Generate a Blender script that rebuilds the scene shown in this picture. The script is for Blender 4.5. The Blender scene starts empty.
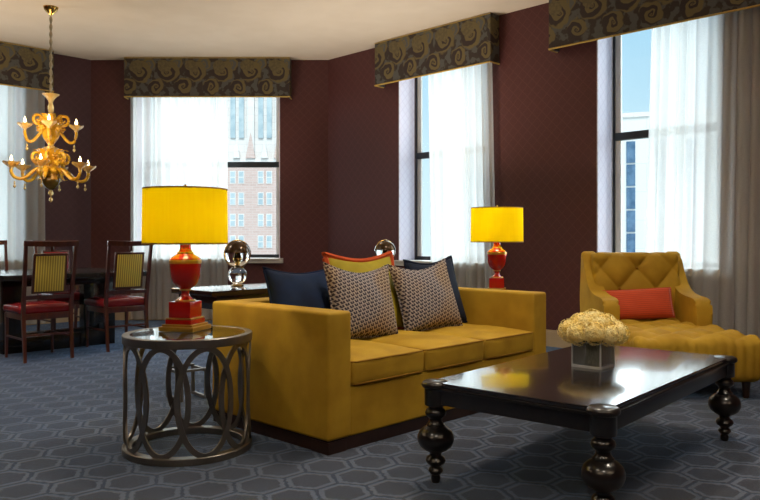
import bpy, bmesh, math, random
from mathutils import Vector, Matrix
random.seed(7)
PI = math.pi
C = bpy.context.scene.collection
R = math.radians
F_PX, EYE = 739.0, 1.08
CEIL = 3.466

# ------------------------------------------------------------------ nodes
class S:
    """tiny expression wrapper round Math nodes"""
    def __init__(s, nt, sock): s.nt, s.k = nt, sock
    def m(s, op, b=None, c=None, clamp=False):
        n = s.nt.nodes.new('ShaderNodeMath'); n.operation = op; n.use_clamp = clamp
        for i, v in enumerate((s, b, c)):
            if v is None: continue
            if isinstance(v, S): s.nt.links.new(v.k, n.inputs[i])
            else: n.inputs[i].default_value = v
        return S(s.nt, n.outputs[0])
    def __add__(s, o): return s.m('ADD', o)
    def __sub__(s, o): return s.m('SUBTRACT', o)
    def __mul__(s, o): return s.m('MULTIPLY', o)
    def __truediv__(s, o): return s.m('DIVIDE', o)
    def mod(s, p): return s.m('FLOORED_MODULO', p)
    def abs(s): return s.m('ABSOLUTE')
    def sin(s): return s.m('SINE')
    def sqrt(s): return s.m('SQRT')
    def max(s, o): return s.m('MAXIMUM', o)
    def min(s, o): return s.m('MINIMUM', o)
    def atan2(s, o): return s.m('ARCTAN2', o)
    def log(s): return s.m('LOGARITHM', math.e)
    def step(s, lo, hi):
        n = s.nt.nodes.new('ShaderNodeMapRange'); n.interpolation_type = 'SMOOTHSTEP'
        s.nt.links.new(s.k, n.inputs[0]); n.inputs[1].default_value = lo; n.inputs[2].default_value = hi
        return S(s.nt, n.outputs[0])

def mixc(nt, f, a, b):
    n = nt.nodes.new('ShaderNodeMix'); n.data_type = 'RGBA'
    if isinstance(f, S): nt.links.new(f.k, n.inputs[0])
    else: n.inputs[0].default_value = f
    for i, v in ((6, a), (7, b)):
        if isinstance(v, tuple): n.inputs[i].default_value = (*v, 1)
        else: nt.links.new(v, n.inputs[i])
    return n.outputs[2]

def coords(nt, kind='Object', scale=(1, 1, 1), rot=(0, 0, 0)):
    tc = nt.nodes.new('ShaderNodeTexCoord'); mp = nt.nodes.new('ShaderNodeMapping')
    mp.inputs['Scale'].default_value = scale; mp.inputs['Rotation'].default_value = rot
    nt.links.new(tc.outputs[kind], mp.inputs[0]); return mp.outputs[0]

def xyz(nt, vec):
    n = nt.nodes.new('ShaderNodeSeparateXYZ'); nt.links.new(vec, n.inputs[0])
    return [S(nt, o) for o in n.outputs]

def noise(nt, vec, scale, detail=3, rough=.5, out=0):
    n = nt.nodes.new('ShaderNodeTexNoise'); nt.links.new(vec, n.inputs['Vector'])
    n.inputs['Scale'].default_value = scale; n.inputs['Detail'].default_value = detail; n.inputs['Roughness'].default_value = rough
    return S(nt, n.outputs[out])

def bump(nt, p, h, strength=.3, dist=.01):
    n = nt.nodes.new('ShaderNodeBump'); n.inputs['Strength'].default_value = strength; n.inputs['Distance'].default_value = dist
    nt.links.new(h.k, n.inputs['Height']); nt.links.new(n.outputs[0], p.inputs['Normal'])

def mat(name, col=(.5, .5, .5), rough=.5, metal=0, **kw):
    m = bpy.data.materials.new(name); m.use_nodes = True
    p = m.node_tree.nodes['Principled BSDF']
    p.inputs['Base Color'].default_value = (*col, 1); p.inputs['Roughness'].default_value = rough; p.inputs['Metallic'].default_value = metal
    for k, v in kw.items():
        k = k.replace('_', ' ')
        p.inputs[k].default_value = (*v, 1) if isinstance(v, tuple) else v
    return m, m.node_tree, p

def speckle(nt, p, c1, c2, scale, detail=3, b=0, bs=200):
    v = coords(nt)
    f = noise(nt, v, scale, detail)
    nt.links.new(mixc(nt, f.step(.3, .7), c1, c2), p.inputs['Base Color'])
    if b: bump(nt, p, noise(nt, v, bs, 2), b, .003)

def fabric(name, c1, c2, scale=6, rough=.85, sheen=.3, b=.25, bs=350):
    m, nt, p = mat(name, c1, rough, Sheen_Weight=sheen, Sheen_Roughness=.4)
    p.inputs['Sheen Tint'].default_value = (*c2, 1)
    p.inputs['Specular IOR Level'].default_value = .25
    speckle(nt, p, c1, c2, scale, 4, b, bs); return m

M = {}
def build_materials():
    # wallpaper: burgundy with a fine diamond lattice
    def wallpaper(name, base, line):
        m, nt, p = mat(name, base, .5); p.inputs['Specular IOR Level'].default_value = .35
        v = coords(nt); x, y, z = xyz(nt, v)
        k = .058
        a = ((x + z) / (k * 2)).mod(1.0); b = ((x - z) / (k * 2)).mod(1.0)
        d = (a - .5).abs().max((b - .5).abs())
        l = d.step(.43, .48)
        n = noise(nt, v, 90, 2)
        c = mixc(nt, n.step(.3, .7) * .35, base, line)
        nt.links.new(mixc(nt, l * .75, c, line), p.inputs['Base Color'])
        return m
    M['wall'] = wallpaper('burgundy_diamond_wallpaper', (.088, .028, .028), (.128, .044, .043))
    M['wall_pl'] = wallpaper('plum_diamond_wallpaper', (.078, .034, .040), (.105, .048, .055))
    m, nt, p = mat('ceiling_paint', (.56, .47, .385), .9); speckle(nt, p, (.62, .52, .42), (.65, .55, .45), 3); M['ceil'] = m
    m, nt, p = mat('cream_trim_paint', (.5, .39, .26), .45); speckle(nt, p, (.5, .39, .26), (.46, .36, .24), 5); M['trim'] = m
    m, nt, p = mat('sill_white', (.6, .56, .5), .4); speckle(nt, p, (.62, .58, .52), (.56, .52, .47), 5); M['sill'] = m
    # reveal: pale lavender
    m, nt, p = mat('lavender_reveal', (.62, .55, .66), .6)
    x, y, z = xyz(nt, coords(nt)); k = .05
    d = (((y + z) / (k * 2)).mod(1.0) - .5).abs().max((((y - z) / (k * 2)).mod(1.0) - .5).abs())
    nt.links.new(mixc(nt, d.step(.40, .48) * .5, (.78, .72, .82), (.64, .55, .68)), p.inputs['Base Color']); M['reveal'] = m
    m, nt, p = mat('black_window_metal', (.012, .016, .02), .4); speckle(nt, p, (.012, .016, .02), (.02, .024, .028), 8); M['frame'] = m
    # pane: clear with a faint mirror
    m = bpy.data.materials.new('window_glass'); m.use_nodes = True; nt = m.node_tree; nt.nodes.clear()
    o = nt.nodes.new('ShaderNodeOutputMaterial'); t = nt.nodes.new('ShaderNodeBsdfTransparent'); g = nt.nodes.new('ShaderNodeBsdfGlossy')
    g.inputs['Roughness'].default_value = .02; t.inputs[0].default_value = (.93, .97, .97, 1)
    mx = nt.nodes.new('ShaderNodeMixShader'); mx.inputs[0].default_value = .02
    nt.links.new(t.outputs[0], mx.inputs[1]); nt.links.new(g.outputs[0], mx.inputs[2]); nt.links.new(mx.outputs[0], o.inputs[0]); M['pane'] = m
    # sheer curtain
    m = bpy.data.materials.new('sheer_voile'); m.use_nodes = True; nt = m.node_tree; nt.nodes.clear()
    o = nt.nodes.new('ShaderNodeOutputMaterial'); t = nt.nodes.new('ShaderNodeBsdfTransparent')
    tr = nt.nodes.new('ShaderNodeBsdfTranslucent'); df = nt.nodes.new('ShaderNodeBsdfDiffuse')
    v = coords(nt); weave = noise(nt, v, 160, 2).step(.3, .7)
    col = mixc(nt, weave, (.80, .79, .76), (.72, .71, .69))
    nt.links.new(col, tr.inputs[0]); nt.links.new(col, df.inputs[0])
    m1 = nt.nodes.new('ShaderNodeMixShader'); m1.inputs[0].default_value = .42
    nt.links.new(tr.outputs[0], m1.inputs[1]); nt.links.new(df.outputs[0], m1.inputs[2])
    m2 = nt.nodes.new('ShaderNodeMixShader'); m2.inputs[0].default_value = .84
    nt.links.new(t.outputs[0], m2.inputs[1]); nt.links.new(m1.outputs[0], m2.inputs[2]); nt.links.new(m2.outputs[0], o.inputs[0]); M['sheer'] = m
    # valance scroll print
    m, nt, p = mat('scroll_damask', (.1, .09, .07), .75)
    v = coords(nt); w = noise(nt, v, 5, 2, .5, 1)
    x, y, z = xyz(nt, v)
    wx = noise(nt, v, 9, 1); wz = noise(nt, coords(nt, scale=(1, 1, -1.3)), 9, 1)
    x = x + y + (wx - .5) * .09; z = z + (wz - .5) * .09
    P = .362
    def spiral(ox, oz, tight, arms, spin):
        u = (x + ox).mod(P) - P / 2; q = z - oz
        d = (u * u + q * q).sqrt().max(.004)
        a = q.atan2(u)
        return (a * arms * spin + d.log() * tight).sin(), d
    s1, d1 = spiral(0, .33, 5.2, 1, 1)
    s2, d2 = spiral(.16, .13, 4.4, 1, -1)
    s3, d3 = spiral(.26, .43, 4.6, 1, 1)
    near1 = d1.step(.15, .13); near2 = d2.step(.115, .10); near3 = d3.step(.10, .085)
    base = mixc(nt, noise(nt, v, 13, 2).step(.46, .54), (.085, .085, .078), (.040, .026, .020))
    tan = (.150, .112, .044); drk = (.036, .022, .019)
    gry = (.095, .095, .088)
    c = mixc(nt, near3, base, mixc(nt, s3.step(-.25, .25), gry, tan))
    c = mixc(nt, near2, c, mixc(nt, s2.step(-.3, .1), drk, tan))
    inner = mixc(nt, s1.step(-.5, -.05), drk, tan)
    blobu = (x + .05).mod(P) - P / 2; blobz = z - .40
    blob = (blobu * blobu * .9 + blobz * blobz).sqrt().step(.085, .075)
    c = mixc(nt, near1, c, inner)
    c = mixc(nt, blob, c, mixc(nt, noise(nt, v, 40, 2).step(.35, .65), (.150, .115, .050), (.115, .088, .040)))
    nt.links.new(c, p.inputs['Base Color']); M['valance'] = m
    m, nt, p = mat('gold_piping', (.55, .36, .08), .6); speckle(nt, p, (.55, .36, .08), (.45, .29, .06), 40); M['piping'] = m
    m, nt, p = mat('valance_lining', (.55, .40, .18), .8); speckle(nt, p, (.55, .40, .18), (.5, .36, .16), 20); M['lining'] = m
    # carpet: hexagon trellis laid to the 45 degree wall
    m, nt, p = mat('hexagon_carpet', (.1, .1, .1), .95); p.inputs['Specular IOR Level'].default_value = .1
    v = coords(nt, rot=(0, 0, R(-15))); x, y, z = xyz(nt, v)
    wob = noise(nt, v, 42, 2)
    sc = 1 / .222
    px = x * sc + (wob - .5) * .13; py = y * sc + (wob - .5) * .13
    r3 = math.sqrt(3)
    def cell(ox, oy):
        return (px + ox).mod(1.0) - .5, (py + oy).mod(r3) - r3 / 2
    ax, ay = cell(0, 0); bx_, by_ = cell(.5, r3 / 2)
    def hexd(a, b): return a.abs().max(a.abs() * .5 + b.abs() * (r3 / 2))
    d = hexd(ax, ay).min(hexd(bx_, by_))
    line = d.step(.355, .385) * d.step(.475, .455)
    edge = d.step(.45, .475)
    yarn = noise(nt, v, 260, 2)
    blot = noise(nt, v, 1.4, 3)
    fill = mixc(nt, yarn.step(.25, .75), (.040, .036, .033), (.084, .075, .067))
    ln = mixc(nt, yarn.step(.25, .75), (.086, .098, .128), (.160, .174, .212))
    c = mixc(nt, line * (blot.step(.2, .6) * .4 + .6), fill, ln)
    c = mixc(nt, edge * .5, c, (.045, .045, .050))
    p.inputs['Sheen Weight'].default_value = .52; p.inputs['Sheen Roughness'].default_value = .45; p.inputs['Sheen Tint'].default_value = (.16, .42, .90, 1)  # blue window light at grazing angles is put into the sheen tint
    nt.links.new(c, p.inputs['Base Color']); bump(nt, p, yarn + line * .6, .5, .006); M['carpet'] = m
    M['mustard'] = fabric('mustard_velvet', (.37, .208, .014), (.48, .29, .022), 5, .75, .35)
    M['mustard2'] = fabric('mustard_welt', (.27, .135, .010), (.31, .155, .012), 9)
    m, nt, p = mat('espresso_plinth', (.02, .008, .005), .35); speckle(nt, p, (.02, .008, .005), (.035, .014, .008), 8); M['plinth'] = m
    def wood(name, c1, c2, rough, scale, coat=0.0, stretch=(1, 12, 12)):
        m, nt, p = mat(name, c1, rough, Coat_Weight=coat, Coat_Roughness=.08)
        v = coords(nt, scale=stretch); f = noise(nt, v, scale, 4, .6)
        nt.links.new(mixc(nt, f.step(.35, .7), c1, c2), p.inputs['Base Color']); return m
    M['ebony'] = wood('ebonised_wood', (.006, .005, .005), (.013, .009, .008), .28, 3, .35)
    M['ebtop'] = wood('ebonised_table_top', (.010, .008, .009), (.030, .021, .018), .2, 3, .5, (1, 14, 14))
    M['ebtop'].node_tree.nodes['Principled BSDF'].inputs['Specular IOR Level'].default_value = .7
    M['desk'] = wood('dark_walnut', (.016, .008, .006), (.035, .016, .010), .16, 3, .8)
    M['dtable'] = wood('black_dining_wood', (.010, .010, .011), (.020, .019, .019), .25, 3, .3)
    M['mahog'] = wood('mahogany', (.055, .012, .008), (.105, .022, .011), .28, 4, .6, (8, 8, 1))
    m, nt, p = mat('oxblood_leather', (.22, .012, .018), .25); speckle(nt, p, (.22, .012, .018), (.27, .018, .024), 5, 3, .15, 120); M['leather'] = m
    # yellow pad with thin stripes
    m, nt, p = mat('yellow_striped_silk', (.6, .4, .05), .5)
    x, y, z = xyz(nt, coords(nt)); s = (x * 2 * PI / .0215).sin().step(-.2, .5)
    nt.links.new(mixc(nt, s, (.40, .27, .03), (.78, .58, .10)), p.inputs['Base Color']); M['stripe'] = m
    # champagne metal
    m, nt, p = mat('pewter_metal', (.24, .215, .185), .36, .85); speckle(nt, p, (.24, .215, .185), (.19, .17, .145), 9); M['pewter'] = m
    m, nt, p = mat('pale_edge_glint', (.9, .94, .95), .05, Transmission_Weight=.3, IOR=1.45); speckle(nt, p, (.92, .96, .97), (.82, .88, .90), 20); M['edgeglint'] = m  # pale material painting the bright glints on the vase edges
    m, nt, p = mat('table_glass', (.80, .93, .90), .02, Transmission_Weight=1.0, IOR=1.48); speckle(nt, p, (.80, .93, .90), (.76, .91, .88), 2); M['tglass'] = m
    m = bpy.data.materials.new('vase_glass'); m.use_nodes = True; nt = m.node_tree; nt.nodes.clear()
    o = nt.nodes.new('ShaderNodeOutputMaterial'); t = nt.nodes.new('ShaderNodeBsdfTransparent'); g = nt.nodes.new('ShaderNodeBsdfGlossy'); df = nt.nodes.new('ShaderNodeBsdfDiffuse')
    t.inputs[0].default_value = (.90, .94, .95, 1); g.inputs['Roughness'].default_value = .03
    lw = nt.nodes.new('ShaderNodeLayerWeight'); lw.inputs[0].default_value = .3
    f = noise(nt, coords(nt), 30, 1).step(.2, .8) * .05 + S(nt, lw.outputs['Fresnel']) * .8 + .02
    mx = nt.nodes.new('ShaderNodeMixShader'); nt.links.new(f.k, mx.inputs[0]); nt.links.new(t.outputs[0], mx.inputs[1]); nt.links.new(g.outputs[0], mx.inputs[2])
    m2 = nt.nodes.new('ShaderNodeMixShader'); m2.inputs[0].default_value = .085; nt.links.new(mx.outputs[0], m2.inputs[1]); nt.links.new(df.outputs[0], m2.inputs[2])  # diffuse share whitens the faces in place of reflected window light
    nt.links.new(m2.outputs[0], o.inputs[0]); M['thin'] = m
    m = m.copy(); m.name = 'clear_water'; M['wthin'] = m
    for n in m.node_tree.nodes:
        if n.type == 'BSDF_TRANSPARENT': n.inputs[0].default_value = (.93, .97, .96, 1)
        if n.type == 'LAYER_WEIGHT': n.inputs[0].default_value = .1
    m, nt, p = mat('clear_crystal', (.97, .98, .98), .02, Transmission_Weight=1.0, IOR=1.48); speckle(nt, p, (.97, .98, .98), (.94, .96, .97), 2); M['crystal'] = m
    m, nt, p = mat('smoked_amber_mirror', (.09, .05, .02), .18, .3); speckle(nt, p, (.10, .055, .022), (.06, .032, .013), 7); M['smoke'] = m
    m, nt, p = mat('polished_brass', (.72, .47, .14), .18, 1.0); speckle(nt, p, (.72, .47, .14), (.62, .40, .11), 9); M['brass'] = m
    m, nt, p = mat('red_lacquer', (.46, .009, .005), .16, Coat_Weight=.6, Coat_Roughness=.05); speckle(nt, p, (.46, .009, .005), (.41, .007, .004), 8); M['red'] = m
    m, nt, p = mat('gilt_lacquer', (.62, .37, .06), .3, .5); speckle(nt, p, (.62, .37, .06), (.52, .29, .045), 12); M['gilt'] = m
    # lampshade: glowing yellow silk
    m = bpy.data.materials.new('yellow_lampshade'); m.use_nodes = True; nt = m.node_tree; nt.nodes.clear()
    o = nt.nodes.new('ShaderNodeOutputMaterial'); tr = nt.nodes.new('ShaderNodeBsdfTranslucent'); df = nt.nodes.new('ShaderNodeBsdfDiffuse')
    v = coords(nt, scale=(1, 1, .05)); slub = noise(nt, v, 60, 3).step(.25, .75)
    c = mixc(nt, slub, (.88, .77, .020), (.855, .735, .018))
    nt.links.new(c, tr.inputs[0]); nt.links.new(c, df.inputs[0])
    mx = nt.nodes.new('ShaderNodeMixShader'); mx.inputs[0].default_value = .35
    nt.links.new(tr.outputs[0], mx.inputs[1]); nt.links.new(df.outputs[0], mx.inputs[2]); nt.links.new(mx.outputs[0], o.inputs[0]); M['shade'] = m
    m, nt, p = mat('shade_trim', (.42, .22, .03), .7); speckle(nt, p, (.42, .22, .03), (.36, .19, .03), 30); M['shadetrim'] = m
    m, nt, p = mat('lit_bulb', (1, .9, .7), .3, Emission_Color=(1, .72, .34), Emission_Strength=14.0); speckle(nt, p, (1, .9, .7), (.95, .85, .65), 5); M['bulb'] = m
    m, nt, p = mat('amber_glass', (.86, .50, .03), .07, Transmission_Weight=.45, IOR=1.45)
    speckle(nt, p, (.92, .58, .045), (.66, .33, .015), 14); M['amber'] = m
    m, nt, p = mat('champagne_metal', (.45, .40, .30), .3, .8); speckle(nt, p, (.45, .40, .30), (.36, .31, .22), 12); M['champ'] = m
    m, nt, p = mat('pale_amber_glass', (.9, .72, .35), .06, Transmission_Weight=.6, IOR=1.45)
    speckle(nt, p, (.92, .75, .38), (.8, .55, .2), 14); M['ambpale'] = m
    m, nt, p = mat('dark_amber_glass', (.10, .06, .012), .08, Transmission_Weight=.3, IOR=1.45); speckle(nt, p, (.10, .06, .012), (.2, .12, .02), 10); M['ambdark'] = m
    M['navy'] = fabric('navy_velvet', (.003, .009, .032), (.004, .016, .056), 6, .8, .05)
    M['navy2'] = fabric('ink_blue_cloth', (.007, .012, .028), (.012, .018, .040), 6, .8, .2)
    M['olive'] = fabric('chartreuse_velvet', (.30, .235, .012), (.40, .31, .018), 6, .75, .3)
    M['rust'] = fabric('orange_red_trim', (.42, .055, .010), (.52, .075, .012), 12, .8, .3)
    m, nt, p = mat('orange_corduroy', (.62, .075, .012), .8, Sheen_Weight=.2)
    x, y, z = xyz(nt, coords(nt)); s = ((z * 2 * PI / .016).sin() * .5 + .5)
    n = noise(nt, coords(nt, scale=(1, 1, 6)), 30, 2)
    nt.links.new(mixc(nt, s * n, (.60, .065, .010), (.32, .026, .006)), p.inputs['Base Color']); bump(nt, p, s, .3, .004); M['coral'] = m
    # geometric pillow: interlocking navy / brown keys on a pale ground
    m, nt, p = mat('key_weave', (.1, .1, .1), .85)
    v = coords(nt); x, y, z = xyz(nt, v)
    k = .036
    X = (x + z * .45) / k; Z = (z - x * .30) / (k * .62)
    row = Z.m('FLOOR'); off = row.mod(2.0) * .5
    fx = (X + off).mod(1.0); fz = Z.mod(1.0)
    stem = fx.step(.04, .12) * fx.step(.86, .78) * fz.step(.06, .15) * fz.step(.92, .84)
    notch = fx.step(.36, .42) * fx.step(.60, .54) * fz.step(.45, .52) * fz.step(1.0, .95)
    kk = (stem - notch * .9).max(0.0)
    tone = noise(nt, v, 3.2, 1).step(.42, .58)
    dark = mixc(nt, tone, (.022, .020, .038), (.060, .026, .018))
    lite = mixc(nt, tone, (.36, .31, .29), (.40, .30, .20))
    nt.links.new(mixc(nt, kk, lite, dark), p.inputs['Base Color']); M['key'] = m
    m, nt, p = mat('hydrangea_petals', (.78, .60, .22), .7, Subsurface_Weight=.0)
    speckle(nt, p, (1.0, .90, .50), (.92, .70, .20), 14); M['petal'] = m
    m, nt, p = mat('stem_green', (.06, .10, .02), .6); speckle(nt, p, (.06, .10, .02), (.10, .13, .03), 20); M['stem'] = m
    m, nt, p = mat('vase_water', (.93, .96, .95), .0, Transmission_Weight=1.0, IOR=1.33); speckle(nt, p, (.93, .96, .95), (.9, .94, .93), 3); M['water'] = m
    m, nt, p = mat('grey_steel', (.16, .15, .14), .4, .7); speckle(nt, p, (.16, .15, .14), (.2, .19, .18), 10); M['steel'] = m
    # buildings across the street
    def masonry(name, c1, c2, mort, sx, sz):
        m, nt, p = mat(name, c1, .9)
        v = coords(nt, rot=(R(90), 0, 0)); br = nt.nodes.new('ShaderNodeTexBrick'); nt.links.new(v, br.inputs['Vector'])
        br.inputs['Color1'].default_value = (*c1, 1); br.inputs['Color2'].default_value = (*c2, 1); br.inputs['Mortar'].default_value = (*mort, 1)
        br.inputs['Scale'].default_value = 1; br.inputs['Brick Width'].default_value = sx; br.inputs['Row Height'].default_value = sz; br.inputs['Mortar Size'].default_value = .03
        nt.links.new(br.outputs[0], p.inputs['Base Color']); return m
    M['brick'] = masonry('pink_brick', (.56, .40, .36), (.62, .45, .41), (.62, .52, .49), .9, .3)
    M['stone'] = masonry('pale_limestone', (.72, .68, .66), (.78, .74, .72), (.66, .60, .58), 2.2, .9)
    M['pale'] = masonry('pale_facade_panels', (.74, .74, .72), (.78, .78, .77), (.62, .63, .63), 3.0, 3.2)
    m, nt, p = mat('facade_glass', (.10, .15, .20), .15); speckle(nt, p, (.34, .42, .47), (.50, .57, .60), .7); M['fglass'] = m
    m, nt, p = mat('blue_facade_glass', (.06, .12, .22), .12); speckle(nt, p, (.05, .11, .20), (.12, .21, .33), .8); M['bglass'] = m
build_materials()

# ------------------------------------------------------------------ mesh helpers
def new(): return bmesh.new()

def obj(name, bm, m, parent=None, loc=None, rot=None, smooth=True, angle=.6):
    bmesh.ops.recalc_face_normals(bm, faces=bm.faces)
    me = bpy.data.meshes.new(name); bm.to_mesh(me); bm.free()
    if smooth:
        me.polygons.foreach_set('use_smooth', [True] * len(me.polygons)); me.set_sharp_from_angle(angle=angle)
    for k in (m if isinstance(m, (list, tuple)) else [m]): me.materials.append(k)
    o = bpy.data.objects.new(name, me); C.objects.link(o)
    if parent: o.parent = parent
    if loc: o.location = loc
    if rot: o.rotation_euler = rot
    return o

def tag(o, label=None, cat=None, group=None, kind=None):
    if label: o['label'] = label
    if cat: o['category'] = cat
    if group: o['group'] = group
    if kind: o['kind'] = kind
    return o

def thing(name, label, cat, loc=(0, 0, 0), rz=0, group=None):
    o = bpy.data.objects.new(name, None); C.objects.link(o); o.empty_display_size = .1
    o.location = loc; o.rotation_euler = (0, 0, rz)
    return tag(o, label, cat, group)

def dup(root, loc, rz, label, group=None):
    r = root.copy(); C.objects.link(r); r.location = loc; r.rotation_euler = (0, 0, rz); r['label'] = label
    if group: r['group'] = group
    for ch in list(root.children):
        c = ch.copy(); C.objects.link(c); c.parent = r
        for g in ch.children:
            d = g.copy(); C.objects.link(d); d.parent = c
    return r

def box(bm, c, s, bev=0, seg=2, rot=None):
    t = bmesh.new()
    bmesh.ops.create_cube(t, size=1)
    bmesh.ops.scale(t, vec=s, verts=t.verts)
    if bev: bmesh.ops.bevel(t, geom=t.edges[:] , offset=bev, segments=seg, affect='EDGES', profile=.6)
    if rot: bmesh.ops.rotate(t, cent=(0, 0, 0), matrix=rot, verts=t.verts)
    bmesh.ops.translate(t, vec=c, verts=t.verts)
    return join(bm, t)

def join(bm, t):
    mp = {v: bm.verts.new(v.co) for v in t.verts}
    for f in t.faces:
        try: bm.faces.new([mp[v] for v in f.verts])
        except ValueError: pass
    t.free(); return bm

def rbox(bm, lo, hi, r, n=24, disp=None):
    """dense rounded box; disp(p, normal) -> displacement along the normal"""
    t = bmesh.new(); lo, hi = Vector(lo), Vector(hi); size = hi - lo
    cache = {}
    def vert(p):
        k = tuple(round(a, 5) for a in p)
        if k not in cache: cache[k] = t.verts.new(p)
        return cache[k]
    ns = n if isinstance(n, tuple) else (n, n, n)
    def ticks(a):   # grid lines: fine in the rounded zone
        L = size[a]; k = ns[a]; e = [r * (1 - math.cos(i * PI / 8)) for i in range(0, 4)]
        mid = [r + (L - 2 * r) * i / k for i in range(k + 1)]
        return e + mid + [L - q for q in reversed(e)]
    for ax in range(3):
        b, c = (ax + 1) % 3, (ax + 2) % 3
        tb, tc = ticks(b), ticks(c)
        for side in (0, size[ax]):
            for i in range(len(tb) - 1):
                for j in range(len(tc) - 1):
                    q = []
                    for (ii, jj) in ((i, j), (i + 1, j), (i + 1, j + 1), (i, j + 1)):
                        p = [0, 0, 0]; p[ax] = side; p[b] = tb[ii]; p[c] = tc[jj]
                        q.append(vert(p))
                    if len(set(q)) == 4:
                        t.faces.new(q if side else q[::-1])
    for v in t.verts:
        p = v.co.copy(); inner = Vector([min(max(p[a], r), size[a] - r) for a in range(3)])
        d = p - inner
        nn = d.normalized() if d.length > 1e-9 else Vector((0, 0, 1))
        q = inner + nn * r
        if disp: q = q + nn * disp(q + lo, nn)
        v.co = q + lo
    return join(bm, t)

def lathe(bm, prof, n=32, c=(0, 0, 0), cap=True):
    rings = []
    for r, z in prof:
        rings.append([bm.verts.new((c[0] + max(r, .0004) * math.cos(2 * PI * i / n), c[1] + max(r, .0004) * math.sin(2 * PI * i / n), c[2] + z)) for i in range(n)])
    for a, b in zip(rings, rings[1:]):
        for i in range(n): bm.faces.new((a[i], a[(i + 1) % n], b[(i + 1) % n], b[i]))
    if cap: bm.faces.new(rings[0][::-1]); bm.faces.new(rings[-1])
    return bm

def smoothprof(pts, k=6):
    out = []
    for i in range(len(pts) - 1):
        p0, p1, p2, p3 = pts[max(i - 1, 0)], pts[i], pts[i + 1], pts[min(i + 2, len(pts) - 1)]
        for j in range(k):
            t = j / k
            out.append(tuple(.5 * (2 * p1[a] + (p2[a] - p0[a]) * t + (2 * p0[a] - 5 * p1[a] + 4 * p2[a] - p3[a]) * t * t + (3 * p1[a] - p0[a] - 3 * p2[a] + p3[a]) * t ** 3) for a in range(len(p1))))
    out.append(tuple(pts[-1])); return out

def tube(bm, pts, r, n=8, closed=False, phase=0, flat=None):
    """sweep; flat=(w, d, up) makes a rectangular section"""
    P = [Vector(p) for p in pts]; N = len(P); rings = []
    ref = Vector(flat[2]) if flat and not callable(flat[2]) else None
    for i, p in enumerate(P):
        a = P[(i - 1) % N] if (closed or i > 0) else P[i]; b = P[(i + 1) % N] if (closed or i < N - 1) else P[i]
        t = (b - a).normalized()
        up = flat[2](p) if (flat and callable(flat[2])) else (ref or (Vector((0, 0, 1)) if abs(t.z) < .95 else Vector((1, 0, 0))))
        s = t.cross(up).normalized(); u = s.cross(t).normalized()
        if flat:
            w, d = flat[0] / 2, flat[1] / 2
            rings.append([bm.verts.new(p + s * x + u * y) for x, y in ((-w, -d), (w, -d), (w, d), (-w, d))])
        else:
            rr = r[i] if isinstance(r, (list, tuple)) else r
            rings.append([bm.verts.new(p + (s * math.cos(2 * PI * k / n + phase) + u * math.sin(2 * PI * k / n + phase)) * rr) for k in range(n)])
    m = len(rings[0])
    for i in range(N if closed else N - 1):
        a, b = rings[i], rings[(i + 1) % N]
        for k in range(m): bm.faces.new((a[k], a[(k + 1) % m], b[(k + 1) % m], b[k]))
    if not closed: bm.faces.new(rings[0][::-1]); bm.faces.new(rings[-1])
    return bm

def prism(bm, poly, x0, x1, bev=0, seg=3):
    """poly in (y, z), extruded along x"""
    t = bmesh.new()
    a = [t.verts.new((x0, y, z)) for y, z in poly]; b = [t.verts.new((x1, y, z)) for y, z in poly]
    t.faces.new(a); t.faces.new(b[::-1]); n = len(poly)
    for i in range(n): t.faces.new((a[i], b[i], b[(i + 1) % n], a[(i + 1) % n]))
    if bev:
        e = [e for e in t.edges if abs(e.verts[0].co.x - e.verts[1].co.x) < 1e-6]
        bmesh.ops.bevel(t, geom=e, offset=bev, segments=seg, affect='EDGES', profile=.5)
    return join(bm, t)

def sphere(bm, c, r, sub=2, sc=(1, 1, 1)):
    t = bmesh.new(); bmesh.ops.create_icosphere(t, subdivisions=sub, radius=r)
    bmesh.ops.scale(t, vec=sc, verts=t.verts); bmesh.ops.translate(t, vec=c, verts=t.verts)
    return join(bm, t)

def poly_slab(bm, pts, z0, z1):
    a = [bm.verts.new((x, y, z0)) for x, y in pts]; b = [bm.verts.new((x, y, z1)) for x, y in pts]
    bm.faces.new(a[::-1]); bm.faces.new(b); n = len(pts)
    for i in range(n): bm.faces.new((a[i], a[(i + 1) % n], b[(i + 1) % n], b[i]))
    return bm

# ------------------------------------------------------------------ room shell
WT = .34                      # wall thickness = depth of the window reveals
KB = (-3.852, 9.85); KR = (-.693, 9.85); LL, RL = 4.8, 6.6
q = math.sqrt(.5)
LEFT_END = (KB[0] - LL * q, KB[1] - LL * q); RIGHT_END = (KR[0] + RL * q, KR[1] - RL * q)
foot = [(LEFT_END[0], -2.6), (RIGHT_END[0], -2.6), RIGHT_END, KR, KB, LEFT_END]
tag(obj('floor', poly_slab(new(), foot, -.1, 0), M['carpet'], smooth=False), 'blue grey carpet with a hexagon trellis', kind='structure')
tag(obj('ceiling', poly_slab(new(), foot, CEIL, CEIL + .12), M['ceil'], smooth=False), 'warm beige painted ceiling', kind='structure')

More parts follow.
